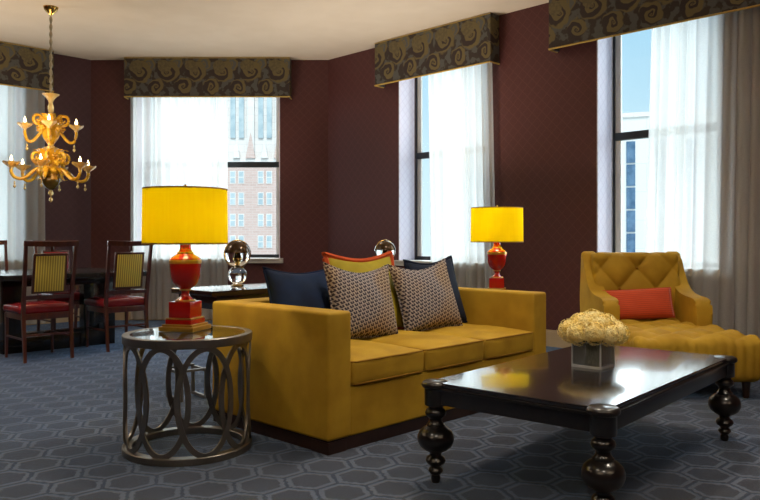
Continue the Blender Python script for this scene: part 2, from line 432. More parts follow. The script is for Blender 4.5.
def wall(name, origin, rz, L, holes, m, ext=(0, 0)):
    bm = new(); xs = -ext[0]
    def seg(x0, x1, z0, z1):
        if x1 - x0 > 1e-4 and z1 - z0 > 1e-4: box(bm, ((x0 + x1) / 2, WT / 2, (z0 + z1) / 2), (x1 - x0, WT, z1 - z0))
    for x0, x1, z0, z1 in holes:
        seg(xs, x0, -.1, CEIL + .12); seg(x0, x1, -.1, z0); seg(x0, x1, z1, CEIL + .12); xs = x1
    seg(xs, L + ext[1], -.1, CEIL + .12)
    return tag(obj(name, bm, m, loc=(*origin, 0), rot=(0, 0, rz), smooth=False), kind='structure')
Z0, Z1 = .80, 3.26
W_BACK = (.60, 2.519); W_MID = (1.304, 2.62); W_RIGHT = (3.92, 5.05); W_LEFT = (2.35, 3.95)
wall('wall_back', KB, 0, 3.159, [(*W_BACK, Z0, Z1)], M['wall'], (.0, .0))
wall('wall_right', KR, R(-45), RL, [(*W_MID, Z0, Z1), (*W_RIGHT, Z0, Z1)], M['wall'])
wall('wall_left', LEFT_END, R(45), LL, [(*W_LEFT, Z0, Z1)], M['wall_pl'])
wall('wall_side_right', RIGHT_END, R(-90), RIGHT_END[1] + 2.6, [], M['wall'])
wall('wall_side_left', (LEFT_END[0], -2.6), R(90), LEFT_END[1] + 2.6, [], M['wall'])
wall('wall_front', (RIGHT_END[0], -2.6), R(180), RIGHT_END[0] - LEFT_END[0], [], M['wall'])
def baseboard(name, origin, rz, x0, x1):
    bm = new(); box(bm, ((x0 + x1) / 2, -.009, .075), (x1 - x0, .018, .15)); box(bm, ((x0 + x1) / 2, -.006, .158), (x1 - x0, .012, .016), .003)
    tag(obj(name, bm, M['trim'], loc=(*origin, 0), rot=(0, 0, rz), smooth=False), kind='structure')
baseboard('baseboard_back', KB, 0, 0, 3.159); baseboard('baseboard_right', KR, R(-45), 0, RL); baseboard('baseboard_left', LEFT_END, R(45), 0, LL)

def window(name, origin, rz, w, mull_z, left_reveal=True):
    x0, x1 = w; e = bpy.data.objects.new(name, None); C.objects.link(e); e.location = (*origin, 0); e.rotation_euler = (0, 0, rz); e['kind'] = 'structure'
    bm = new(); t = .024; yc = WT - .035
    for x in (x0 + t / 2 + .012, x1 - t / 2 - .012): box(bm, (x, yc, (Z0 + Z1) / 2), (t, .05, Z1 - Z0 - .03), .004)
    for z in (Z0 + .045, Z1 - .04): box(bm, ((x0 + x1) / 2, yc, z), (x1 - x0 - .03, .05, .05), .004)
    obj('window_frame', bm, M['frame'], e, smooth=False)
    bm = new()
    for x in (x0 + .06, x1 - .06): box(bm, (x, yc + .004, (Z0 + Z1) / 2), (.065, .03, Z1 - Z0 - .1), .003)
    obj('pale_sash', bm, M['sill'], e, smooth=False)
    bm = new(); box(bm, ((x0 + x1) / 2, yc - .004, mull_z), (x1 - x0 - .08, .06, .075), .004); obj('mullion', bm, M['frame'], e, smooth=False)
    bm = new(); box(bm, ((x0 + x1) / 2, yc + .005, (Z0 + Z1) / 2), (x1 - x0 - .1, .008, Z1 - Z0 - .1)); obj('glass_pane', bm, M['pane'], e, smooth=False)
    bm = new()
    for x in (x0 + .006, x1 - .006): box(bm, (x, (WT - .07) / 2 - .005, (Z0 + Z1) / 2), (.012, WT - .07, Z1 - Z0 - .012))
    box(bm, ((x0 + x1) / 2, (WT - .07) / 2 - .005, Z1 - .006), (x1 - x0, WT - .07, .012)); obj('reveal_lining', bm, M['reveal'], e, smooth=False)
    bm = new(); box(bm, ((x0 + x1) / 2, WT / 2 - .07, Z0 + .012), (x1 - x0, WT + .0, .024), .004); box(bm, ((x0 + x1) / 2, -.03, Z0 - .008), (x1 - x0 + .09, .058, .065), .006)
    obj('window_sill', bm, M['sill'], e, smooth=False)
    return e
window('window_1', LEFT_END, R(45), W_LEFT, 2.10)
window('window_2', KB, 0, W_BACK, 2.10)
window('window_3', KR, R(-45), W_MID, 2.10)
window('window_4', KR, R(-45), W_RIGHT, 2.08)

# ------------------------------------------------------------------ valances and sheers
def valance(origin, rz, x0, x1, label):
    z0, z1, d = 2.945, CEIL - .004, .165
    t = thing('valance', label, 'valance', (*origin, 0), rz, None)
    bm = new(); box(bm, ((x0 + x1) / 2, -d + .0125, (z0 + z1) / 2), (x1 - x0, .025, z1 - z0), .006)
    for x in (x0 + .0125, x1 - .0125): box(bm, (x, -d / 2 - .002, (z0 + z1) / 2), (.025, d - .006, z1 - z0), .006)
    o = obj('face', bm, M['valance'], t, smooth=False)
    for v in o.data.vertices: v.co.z -= z0
    o.location = (0, 0, z0)
    bm = new(); tube(bm, [(x0, -.008, z0), (x0, -d, z0), (x1, -d, z0), (x1, -.008, z0)], .009, 8)
    tube(bm, [(x0, -d, z1 - .008), (x1, -d, z1 - .008)], .005, 6); obj('piping', bm, M['piping'], t)
    bm = new(); box(bm, ((x0 + x1) / 2, -d / 2, z1 - .05), (x1 - x0 - .06, d - .05, .012)); obj('lining', bm, M['lining'], t, smooth=False)
valance(LEFT_END, R(45), 1.95, 4.25, 'scroll patterned valance above the sheer at the window behind the glass chandelier')
valance(KB, 0, .498, 2.672, 'scroll patterned valance facing straight on, above the window onto the brick tower')
valance(KR, R(-45), 1.054, 2.785, 'slanting scroll patterned valance above the narrow window beside the smaller lit lamp')
valance(KR, R(-45), 3.49, 5.75, 'large scroll patterned valance above the window behind the mustard chaise, cut by the photo edge')

def curtain(origin, rz, x0, x1, nf, label, seed, top=(None, None), y=-.080):
    rnd = random.Random(seed); zt, zb = 3.36, .02
    tx0 = top[0] if top[0] is not None else x0; tx1 = top[1] if top[1] is not None else x1
    n = nf * 12; rows = 14; bm = new(); ph = 0; prof = []
    step = [rnd.uniform(.65, 1.45) for _ in range(nf + 1)]; amp = [rnd.uniform(.4, 1.0) for _ in range(nf + 2)]
    pos = [0]
    for s in step[:nf]: pos.append(pos[-1] + s)
    tot = pos[-1]; G = []
    for k in range(rows + 1):
        zz = zb + (zt - zb) * k / rows; f = k / rows
        a0, a1 = x0 + (tx0 - x0) * f, x1 + (tx1 - x1) * f; row = []
        for i in range(n + 1):
            j = min(i // 12, nf - 1); fr = i / 12 - j
            u = (pos[j] + step[j] * fr) / tot
            A = amp[j] + (amp[j + 1] - amp[j]) * fr
            yy = y + .037 * A * math.sin(2 * PI * (i / 12)) * (.75 + .25 * (1 - f)) + .012 * math.sin(i * .21 + 2.2 * f)
            xx = a0 + (a1 - a0) * u + .012 * A * math.cos(2 * PI * (i / 12)) * (1 - f * .5)
            row.append(bm.verts.new((xx, min(yy, -.026), zz)))
        G.append(row)
    for k in range(rows):
        for i in range(n): bm.faces.new((G[k][i], G[k][i + 1], G[k + 1][i + 1], G[k + 1][i]))
    o = obj('sheer_curtain', bm, M['sheer'], loc=(*origin, 0), rot=(0, 0, rz), angle=3)
    tag(o, label, 'curtain')
curtain(LEFT_END, R(45), 2.02, 4.17, 17, 'white sheer curtain filling the window behind the glass chandelier', 1)
curtain(KB, 0, .545, 1.83, 13, 'white sheer curtain half drawn beside the view of the brick tower', 2)
curtain(KR, R(-45), 1.88, 2.80, 10, 'narrow white sheer curtain gathered beside the smaller lit lamp', 3, (1.82, 2.725))
curtain(KR, R(-45), 4.40, 5.62, 13, 'broad white sheer curtain behind the mustard tufted chaise', 4, (4.50, 5.66))

# ------------------------------------------------------------------ town outside
def tower():
    t = thing('brick_tower', 'pinkish brick and pale stone tower with paired windows outside the window', 'building', (-15.5, 90, 0))
    bm = new(); box(bm, (0, 5, -10), (24, 10, 40.6)); obj('wall', bm, M['brick'], t, smooth=False)
    bm = new(); box(bm, (0, 5.1, 22), (24, 9.6, 23.4)); box(bm, (0, 4.95, 10.6), (24.3, 10.3, .5))
    for x in (-10.4, -7, -3.6, -.2, 3.2, 6.6, 10): box(bm, (x, -.05, 22), (.8, .5, 23))
    obj('stone_upper', bm, M['stone'], t, smooth=False)
    for i in range(13):
        x = -10.4 + i * 1.7; bm = new(); w = .55 if i % 2 == 0 else .42; hgt = 3.2 if i % 2 == 0 else 2.1
        a = [bm.verts.new((x + sx * w, -.35 + sy * .3, 10.9)) for sx, sy in ((-1, -1), (1, -1), (1, 1), (-1, 1))]; tip = bm.verts.new((x, -.35, 10.9 + hgt))
        for k in range(4): bm.faces.new((a[k], a[(k + 1) % 4], tip))
        bm.faces.new(a[::-1]); obj('finial', bm, M['brick' if i % 2 == 0 else 'stone'], t, smooth=False)
    for ci in range(6):
        for s in (-.52, .52):
            x = -8.7 + ci * 3.4 + s
            for r in range(6):
                z = 8.6 - r * 2.62; bm = new()
                box(bm, (x, .0, z), (.72, .2, 1.55)); f = obj('window_sash', bm, M['stone'], t, smooth=False)
                bm = new(); box(bm, (x, -.08, z + .37), (.54, .1, .62)); box(bm, (x, -.08, z - .37), (.54, .1, .62)); obj('pane', bm, M['fglass'], f, smooth=False)
            bm = new(); pts = [(x - .30, 13.4), (x + .30, 13.4)] + [(x + .30 * math.cos(a * PI / 8), 18.6 + .55 * math.sin(a * PI / 8)) for a in range(9)]
            fr = [bm.verts.new((px_, -.02, pz_)) for px_, pz_ in pts]; bk = [bm.verts.new((px_, .4, pz_)) for px_, pz_ in pts]
            bm.faces.new(fr); bm.faces.new(bk[::-1])
            for k in range(len(pts)): bm.faces.new((fr[k], bk[k], bk[(k + 1) % len(pts)], fr[(k + 1) % len(pts)]))
            obj('arched_window', bm, M['fglass'], t, smooth=False)
tower()
def office():
    t = thing('office_tower', 'white office tower with blue window strips under open sky outside the window', 'building', (32.8, 82, 0), R(-20))
    bm = new(); box(bm, (0, 5, -8), (12.5, 10, 46)); box(bm, (-4.4, 4.5, 15.2), (3, 8, .5)); obj('wall', bm, M['pale'], t, smooth=False)
    bm = new(); box(bm, (0, 4.9, 15.1), (12.8, 10.4, .5)); obj('parapet', bm, M['stone'], t, smooth=False)
    for x in (-4.7, -1.6, 1.6, 4.7):
        for r in range(8):
            bm = new(); box(bm, (x, -.02, 10.9 - r * 2.6), (.95, .2, 2.42)); obj('window_strip', bm, M['bglass'], t, smooth=False)
office()

# ------------------------------------------------------------------ sofa
UA = R(46.1); U = Vector((math.cos(UA), math.sin(UA), 0)); V = Vector((-U.y, U.x, 0)); SO = Vector((-.258, 3.67, 0))
SL, SD, SH, AW, BY = 2.05, 1.03, .712, .165, .83
def sofa_pt(x, y, z): return SO + U * x + V * y + Vector((0, 0, z))
def sofa():
    t = thing('sofa', 'mustard velvet three seat sofa with straight arms level with its back', 'sofa', SO, UA)
    bm = new(); box(bm, (SL / 2, SD / 2, .035), (SL - .03, SD - .03, .07), .003)
    for x in (.07, SL - .07):
        for y in (.07, SD - .07): box(bm, (x, y, .03), (.125, .125, .06), .003)
    obj('plinth', bm, M['plinth'], t, smooth=False)
    for x0 in (0, SL - AW):
        bm = new(); rbox(bm, (x0, 0, .068), (x0 + AW, SD, SH), .018, (4, 14, 10)); a = obj('arm', bm, M['mustard'], t, angle=1.2)
        bm = new(); e = .010
        for x in (x0 + e, x0 + AW - e):
            tube(bm, [(x, e, .075), (x, e, SH - e), (x, SD - e, SH - e)], .0048, 6)
        tube(bm, [(x0 + e, e, SH - e), (x0 + AW - e, e, SH - e)], .0048, 6)
        obj('welt', bm, M['mustard2'], a)
    bm = new(); rbox(bm, (AW - .01, BY, .068), (SL - AW + .01, SD, SH), .018, (14, 4, 10)); obj('back', bm, M['mustard'], t, angle=1.2)
    bm = new(); rbox(bm, (AW - .01, .004, .068), (SL - AW + .01, BY + .01, .322), .012, (14, 8, 4)); obj('seat_base', bm, M['mustard'], t, angle=1.2)
    w = (SL - 2 * AW) / 3
    for i in range(3):
        x0 = AW + i * w + .003; x1 = x0 + w - .006; y0, y1 = -.006, BY - .005; z0, z1 = .324, .452
        def d(p, n, x0=x0, x1=x1):
            u = (p.x - x0) / (x1 - x0) * 2 - 1; v = (p.y - y0) / (y1 - y0) * 2 - 1
            k = max(0, (1 - u ** 4)) * max(0, 1 - v ** 4)
            r = .026 * k * max(n.z, 0)
            if n.y < -.5: r += .008 * (1 - u * u)
            return r + .0025 * math.sin(p.x * 31 + p.y * 17 + i * 2) * max(n.z, 0)
        bm = new(); rbox(bm, (x0, y0, z0), (x1, y1, z1), .024, (14, 16, 4), d); c = obj('seat_cushion', bm, M['mustard'], t, angle=1.4)
        bm = new(); e = .005
        for z in (z1 - .006, z0 + .008):
            tube(bm, [(x0 + .02, y0 + e, z), (x0 + w * .3, y0 - .004, z + .002), (x0 + w * .7, y0 - .004, z + .002), (x1 - .02, y0 + e, z), (x1 - e, y0 + .02, z), (x1 - e, y1 - .03, z), (x0 + e, y1 - .03, z), (x0 + e, y0 + .02, z)], .005, 6, True)
        obj('welt', bm, M['mustard2'], c)
sofa()

def pillow_mesh(bm, w, h, T, n=22, dent=0.0, pinch=.07, p=.42):
    """pillow standing in the xz plane, bottom edge at z = 0, front towards -y"""
    grids = []
    for sgn in (-1, 1):
        G = []
        for i in range(n + 1):
            row = []
            for j in range(n + 1):
                u = -1 + 2 * i / n; v = -1 + 2 * j / n
                x = w / 2 * u * (1 - pinch * (1 - v * v)); z = h / 2 * v * (1 - pinch * (1 - u * u))
                z -= dent * max(0, v) ** 1.5 * (1 - abs(u) ** 1.6)
                tt = T / 2 * (max(0, 1 - u * u) * max(0, 1 - v * v)) ** p * (1 - .25 * v)
                tt += .004 * math.sin(u * 7 + v * 3) * (1 - u * u) * (1 - v * v)
                if sgn == 1 and (i in (0, n) or j in (0, n)): row.append(grids[0][i][j])
                else: row.append(bm.verts.new((x, sgn * tt, z + h / 2)))
            G.append(row)
        grids.append(G)
        for i in range(n):
            for j in range(n):
                try: bm.faces.new((G[i][j], G[i + 1][j], G[i + 1][j + 1], G[i][j + 1]))
                except ValueError: pass
    edge = [grids[0][i][0].co.copy() for i in range(n + 1)] + [grids[0][n][j].co.copy() for j in range(1, n + 1)] + \
           [grids[0][i][n].co.copy() for i in range(n - 1, -1, -1)] + [grids[0][0][j].co.copy() for j in range(n - 1, 0, -1)]
    return edge

def pillow(name, label, x, y, w, h, T, m, tilt, yaw=0, roll=0, dent=0.0, trim=None, trim_r=.006, base=.462):
    p = sofa_pt(x, y, base)
    t = thing(name, label, 'pillow', p, 0); t.rotation_euler = (R(-tilt), R(roll), UA + R(yaw)); t.rotation_mode = 'XYZ'
    t.rotation_euler = (Matrix.Rotation(UA + R(yaw), 3, 'Z') @ Matrix.Rotation(R(-tilt), 3, 'X') @ Matrix.Rotation(R(roll), 3, 'Y')).to_euler()
    bm = new(); edge = pillow_mesh(bm, w, h, T, dent=dent); obj('cover', bm, m, t, angle=3)
    bm = new(); tube(bm, edge, trim_r, 6, True); obj('border', bm, trim or m, t)
    return t
P = 'throw pillows on the sofa'
pillow('throw_pillow', 'plain navy blue velvet pillow nearest the sofa arm with the end table', .41, .625, .49, .465, .17, M['navy'], 19, 0, 3, .02)['group'] = P
pillow('throw_pillow', 'chartreuse velvet pillow with a thick orange red border', .995, .655, .60, .54, .16, M['olive'], 16, -2, 0, .035, M['rust'], .021)['group'] = P
pillow('throw_pillow', 'geometric weave pillow in front of the orange bordered chartreuse pillow', .755, .475, .51, .485, .17, M['key'], 17, -6, 3, .05)['group'] = P
pillow('throw_pillow', 'dark ink blue pillow almost hidden behind the geometric pillow farther along the sofa', 1.665, .61, .45, .50, .15, M['navy2'], 17, -10, -3, .03, M['navy2'], .011)['group'] = P
pillow('throw_pillow', 'geometric weave pillow leaning on the ink blue pillow near the far sofa arm', 1.405, .475, .50, .49, .17, M['key'], 19, -12, -4, .05)['group'] = P

# ------------------------------------------------------------------ coffee table
def coffee():
    th = R(49.6); t = thing('coffee_table', 'ebonised rectangular coffee table with bulbous turned legs', 'coffee table', (1.048, 3.625, 0), th)
    a, b = .778, .389; Ht = .449; e = .032
    # top with notched corners where the turrets stand
    bm = new()
    box(bm, (0, 0, Ht - .011), (2 * a + 2 * e - .01, 2 * b + 2 * e - .01, .022), .006, 3); obj('table_top', bm, M['ebtop'], t, angle=.5)
    bm = new(); k = .012
    for y in (-b - k, b + k): box(bm, (0, y, Ht - .06), (2 * a - .07, .024, .075), .002)
    for x in (-a - k, a + k): box(bm, (x, 0, Ht - .06), (.024, 2 * b - .07, .075), .002)
    for y in (-b - .028, b + .028): box(bm, (0, y, Ht - .027), (2 * a - .06, .018, .012), .004)
    for x in (-a - .028, a + .028): box(bm, (x, 0, Ht - .027), (.018, 2 * b - .06, .012), .004)
    obj('apron', bm, M['ebony'], t, angle=.5)
    prof = [(.0, .0), (.017, .0), (.021, .012), (.021, .026), (.017, .034), (.027, .041), (.033, .052), (.030, .062), (.021, .070), (.026, .076), (.040, .086), (.045, .098), (.040, .111), (.027, .122),
            (.026, .130), (.034, .137), (.052, .146), (.072, .162), (.081, .185), (.081, .205), (.073, .226), (.056, .242), (.040, .251), (.041, .257), (.035, .262), (.029, .272), (.028, .284), (.034, .291), (.044, .299), (.047, .310), (.043, .322), (.033, .330),
            (.032, .338), (.048, .344), (.050, .352), (.050, .417), (.054, .421), (.061, .425), (.064, .434), (.060, .4445), (.052, .450), (.0, .4525)]
    for sx in (-1, 1):
        for sy in (-1, 1):
            obj('leg', lathe(new(), prof, 36, cap=False), M['ebony'], t, loc=(sx * a, sy * b, 0), angle=.7)
coffee()

# vase and hydrangeas
VC = Vector((1.055, 3.66, .4495))
def vase():
    t = thing('glass_vase', 'square clear glass vase of hydrangeas on the coffee table', 'vase', VC, R(-42))
    bm = new(); s, hh, w = .077, .125, .007
    def sq(k, z): return [bm.verts.new((x * k, y * k, z)) for x, y in ((-1, -1), (1, -1), (1, 1), (-1, 1))]
    r = [sq(s, 0), sq(s, hh), sq(s - w, hh), sq(s - w, .014)]
    for a, b in zip(r, r[1:]):
        for i in range(4): bm.faces.new((a[i], a[(i + 1) % 4], b[(i + 1) % 4], b[i]))
    bm.faces.new(r[0][::-1]); bm.faces.new(r[3])
    obj('glass_body', bm, M['thin'], t, smooth=False)
    bm = new()
    for x in (-1, 1):
        for y in (-1, 1): box(bm, (x * (s - .003), y * (s - .003), hh / 2), (.007, .007, hh + .001), .002)
        box(bm, (x * (s - .003), 0, .006), (.008, 2 * s - .008, .013), .002); box(bm, (0, x * (s - .003), .006), (2 * s - .008, .008, .013), .002)
        box(bm, (x * (s - .003), 0, hh - .001), (.007, 2 * s - .008, .003)); box(bm, (0, x * (s - .003), hh - .001), (2 * s - .008, .007, .003))
    obj('edge_glint', bm, M['edgeglint'], t, smooth=False)  # added pale strips stand in for light caught on the glass edges
    bm = new(); box(bm, (0, 0, .05), (2 * (s - w) - .001, 2 * (s - w) - .001, .068)); obj('water', bm, M['wthin'], t, smooth=False)
vase()
def hydrangea_mesh(seed, rad):
    rnd = random.Random(seed); bm = new(); sphere(bm, (0, 0, 0), rad * .82, 2)
    n = 62
    for i in range(n):
        z = 1 - 1.75 * (i + .5) / n; a = i * 2.39996; rr = math.sqrt(max(0, 1 - z * z)); d = Vector((rr * math.cos(a), rr * math.sin(a), z))
        c = d * rad * rnd.uniform(.90, 1.12); tx = d.orthogonal().normalized(); ty = d.cross(tx); s = rnd.uniform(.0125, .0165); ph = rnd.random() * 6
        cc = bm.verts.new(c - d * .002)
        for k in range(4):
            q0 = ph + k * PI / 2
            def pt(ang, r, l): return bm.verts.new(c + (tx * math.cos(ang) + ty * math.sin(ang)) * r + d * l)
            p1, p2, p3, p4, p5 = pt(q0 - .55, s * .75, .003), pt(q0 - .32, s * 1.15, .002), pt(q0, s * 1.25, .0005), pt(q0 + .32, s * 1.15, .002), pt(q0 + .55, s * .75, .003)
            bm.faces.new((cc, p1, p2, p3)); bm.faces.new((cc, p3, p4, p5))
    return bm
SPOT = [(0, 0, .222, .056)]
SPOT += [(.062 * math.cos(k * PI / 3 + .4), .062 * math.sin(k * PI / 3 + .4), .205, .054) for k in range(6)]
SPOT += [(.115 * math.cos(k * PI / 4.5), .112 * math.sin(k * PI / 4.5), .168 + .008 * (k % 2), .052) for k in range(9)]
blooms = [obj('bloom', hydrangea_mesh(5 + k, 1.0 * .07), M['petal'], angle=.35).data for k in range(3)]
for o in [o for o in C.objects if o.name.startswith('bloom')]: bpy.data.objects.remove(o)
for i, (x, y, z, r) in enumerate(SPOT):
    t = thing('hydrangea', 'creamy yellow hydrangea bunched with the others in the square glass vase', 'flower', VC, R(-24), 'hydrangeas in the square glass vase')
    o = bpy.data.objects.new('bloom', blooms[i % 3]); C.objects.link(o); o.parent = t; o.location = (x, y, z); o.scale = (r / .07,) * 3; o.rotation_euler = (.3 * i, .2 * i, i * 1.1)
    bm = new(); k = (i % 4 - 1.5) * .022; tube(bm, smoothprof([(k, (i % 3 - 1) * .03, .018), (x * .25, y * .25, .09), (x * .5, y * .5, .135), (x, y, z - r * .5)], 4), .0035, 6); obj('stem', bm, M['stem'], t)

# ------------------------------------------------------------------ round end tables
def end_table(label, loc, rz):
    t = thing('end_table', label, 'end table', loc, rz, 'round end tables under the red lamps')
    H = .597
    def band(z0, z1, r0, r1):
        bm = new(); lathe(bm, [(r0, z0 + .003), (r0 + .003, z0), (r1 - .003, z0), (r1, z0 + .003), (r1, z1 - .003), (r1 - .003, z1), (r0 + .003, z1), (r0, z1 - .003), (r0, z0 + .003)], 72, cap=False); return bm
    obj('base_ring', band(0, .034, .276, .326), M['pewter'], t, angle=.5)
    obj('top_ring', band(H - .042, H, .290, .326), M['pewter'], t, angle=.5)
    bm = new(); lathe(bm, [(0, H - .014), (.287, H - .014), (.289, H - .012), (.289, H - .003), (.287, H - .001), (0, H - .001)], 72, cap=False); obj('glass_top', bm, M['tglass'], t, angle=.5)
    bm = new(); lathe(bm, [(.276, H - .018), (.291, H - .018), (.291, H - .0145), (.276, H - .0145), (.276, H - .018)], 72, cap=False); obj('glass_ledge', bm, M['pewter'], t, angle=.5)
    zc, hz, hw = (.034 + H - .042) / 2, (H - .042 - .034) / 2 + .004, R(24.6)
    n = 9
    for i in range(n):
        c = R(-75.5 - 24.6) + i * 2 * PI / n; pts = []
        rr = .315 if i % 2 else .304
        for k in range(48):
            a = 2 * PI * k / 48; th = c + hw * math.cos(a); pts.append((rr * math.cos(th), rr * math.sin(th), zc + hz * math.sin(a) * .975))
        bm = new(); tube(bm, pts, 0, closed=True, flat=(.027, .010, lambda p: Vector((p.x, p.y, 0)).normalized()))
        obj('oval_hoop', bm, M['pewter'], t, angle=.7)
end_table('round glass topped pewter end table of interlaced oval hoops, beside the near sofa arm', (-.992, 3.825, 0), 0)
end_table('round end table under the smaller lit lamp, hidden behind the far sofa arm', (.995, 6.29, 0), R(15))

# ------------------------------------------------------------------ red urn lamps
def lamp(label, loc, rz, watts):
    t = thing('table_lamp', label, 'lamp', loc, rz, 'red urn table lamps')
    def sq(bm, h, z0, z1, bev=.003): box(bm, (0, 0, (z0 + z1) / 2), (2 * h, 2 * h, z1 - z0), bev)
    bm = new(); sq(bm, .100, 0, .024); sq(bm, .088, .024, .036, .004); sq(bm, .074, .060, .068, .003); obj('gilt_foot', bm, M['gilt'], t, angle=.5)
    bm = new(); sq(bm, .075, .036, .060); sq(bm, .0625, .068, .152); obj('pedestal', bm, M['red'], t, angle=.5)
    bm = new(); lathe(bm, smoothprof([(.050, .152), (.048, .157), (.037, .168), (.024, .182), (.021, .196), (.024, .209)], 4), 40); obj('stem', bm, M['red'], t)
    bm = new(); lathe(bm, smoothprof([(.022, .215), (.045, .229), (.064, .250), (.076, .282), (.0815, .33), (.0825, .352)], 6) + [(.0825, .352), (.0825, .373)] + smoothprof([(.079, .380), (.060, .393), (.045, .402), (.036, .414), (.030, .430), (.029, .452)], 5), 48); u = obj('urn', bm, M['red'], t)
    bm = new()
    for z, r in ((.213, .0275), (.157, .0500), (.410, .0385)): tube(bm, [(r * math.cos(a * PI / 20), r * math.sin(a * PI / 20), z) for a in range(40)], .0045, 8, True)
    lathe(bm, [(.0825, .352), (.0845, .354), (.0845, .370), (.0825, .372)], 48, cap=False)
    obj('gilt_band', bm, M['gilt'], u)
    z0, z1, r0, r1 = .458, .746, .222, .219
    bm = new(); lathe(bm, [(r0, z0), (r1, z1)], 64, cap=False); lathe(bm, [(r0 - .0015, z0), (r1 - .0015, z1)], 64, cap=False); s = obj('shade', bm, M['shade'], t)
    bm = new()
    for r, z in ((r0, z0), (r1, z1)): lathe(bm, [(r + .0012, z - .004), (r + .0012, z + .004)], 64, cap=False); lathe(bm, [(r - .003, z - .004), (r - .003, z + .004)], 64, cap=False)
    obj('shade_trim', bm, M['shadetrim'], s)
    bm = new(); lathe(bm, [(.006, .45), (.006, .755)], 10)
    for a in range(3): tube(bm, [(0, 0, .735), (r1 * math.cos(a * 2.094), r1 * math.sin(a * 2.094), .735)], .0025, 6)
    lathe(bm, smoothprof([(.004, .752), (.009, .756), (.010, .762), (.006, .770), (.001, .774)], 3), 16); obj('harp', bm, M['brass'], t)
    bm = new(); lathe(bm, smoothprof([(.012, .50), (.014, .53), (.030, .575), (.030, .60), (.018, .625), (.001, .632)], 4), 20, c=(.012, 0, 0)); obj('bulb', bm, M['bulb'], t)
    l = bpy.data.lights.new('lamp_glow', 'POINT'); l.energy = watts; l.color = (1, .88, .66); l.shadow_soft_size = .03
    lo = bpy.data.objects.new('lamp_glow', l); C.objects.link(lo); lo.location = Vector(loc) + Vector((0, 0, .67))
lamp('large lit lamp with yellow drum shade and red urn on the near end table', (-1.035, 3.93, .5975), R(-15), 16)
lamp('smaller looking lit lamp with yellow shade on a red urn, beyond the far sofa arm', (.995, 6.29, .5975), R(-12), 16)

# ------------------------------------------------------------------ desk behind sofa with two orbs
DC = Vector((-.473, 5.786, 0))
def desk():
    t = thing('console_desk', 'long glossy dark wood console behind the sofa', 'console', DC, UA)
    bm = new(); box(bm, (0, 0, .722), (2.3, .5, .036), .006, 3); obj('top', bm, M['desk'], t, angle=.5)
    bm = new()
    for y in (-.225, .225): box(bm, (0, y, .66), (2.2, .022, .09), .003)
    for x in (-1.09, 1.09): box(bm, (x, 0, .66), (.022, .43, .09), .003)
    obj('apron', bm, M['desk'], t, angle=.5)
    for x in (-.62, .62):
        bm = new(); box(bm, (x, 0, .34), (.06, .40, .60), .004); box(bm, (x, 0, .03), (.11, .46, .06), .006); obj('leg', bm, M['desk'], t, angle=.5)
desk()
def orb(label, wp):
    t = thing('glass_orb_ornament', label, 'ornament', wp, R(30), 'glass orb ornaments on the console')
    bm = new(); lathe(bm, [(0, 0), (.045, 0), (.047, .006), (.036, .012), (0, .014)], 32, cap=False); obj('foot', bm, M['brass'], t)
    bm = new(); sphere(bm, (0, 0, .078), .069, 4); obj('lower_ball', bm, M['crystal'], t, angle=3)
    bm = new(); lathe(bm, smoothprof([(.016, .138), (.024, .146), (.014, .158), (.013, .19), (.022, .205), (.016, .225), (.012, .25)], 4), 24); obj('neck', bm, M['brass'], t)
    bm = new(); lathe(bm, smoothprof([(.094 * math.sin(a * PI / 24), .232 + .094 * math.cos(a * PI / 24)) for a in range(1, 24)][::-1], 1), 40); obj('upper_globe', bm, M['crystal'], t, angle=3)
    bm = new(); lathe(bm, [(.0965 * math.sin(a * R(84) / 10), .232 + .0965 * math.cos(a * R(84) / 10)) for a in range(11)], 40, cap=False)
    obj('mirrored_cap', bm, M['smoke'], t, angle=3)
    bm = new(); tube(bm, [(.098 * math.cos(a * PI / 24), 0, .232 + .098 * math.sin(a * PI / 24)) for a in range(48)], .005, 8, True); obj('hoop', bm, M['brass'], t)
orb('glass orb on a crystal ball beside the large yellow lampshade', (-1.03, 5.34, .7405))
orb('glass orb peeping above the chartreuse pillow', (.045, 6.60, .7405))
def rack():
    t = thing('metal_rack', 'low grey metal rack on the carpet, seen through the hoops of the near end table', 'rack', (-1.30, 4.98, 0), R(40))
    for y in (-.10, .10):
        bm = new()
        tube(bm, [(-.09, y, .012), (-.09, y, .21), (.09, y, .21), (.09, y, .012)], 0, flat=(.022, .022, (0, 1, 0))); obj('side_frame', bm, M['steel'], t, smooth=False)
    for x, z in ((-.09, .20), (.09, .20), (-.09, .02), (.09, .02)):
        bm = new(); box(bm, (x, 0, z), (.02, .2, .02), .002); obj('crossbar', bm, M['steel'], t, smooth=False)
rack()

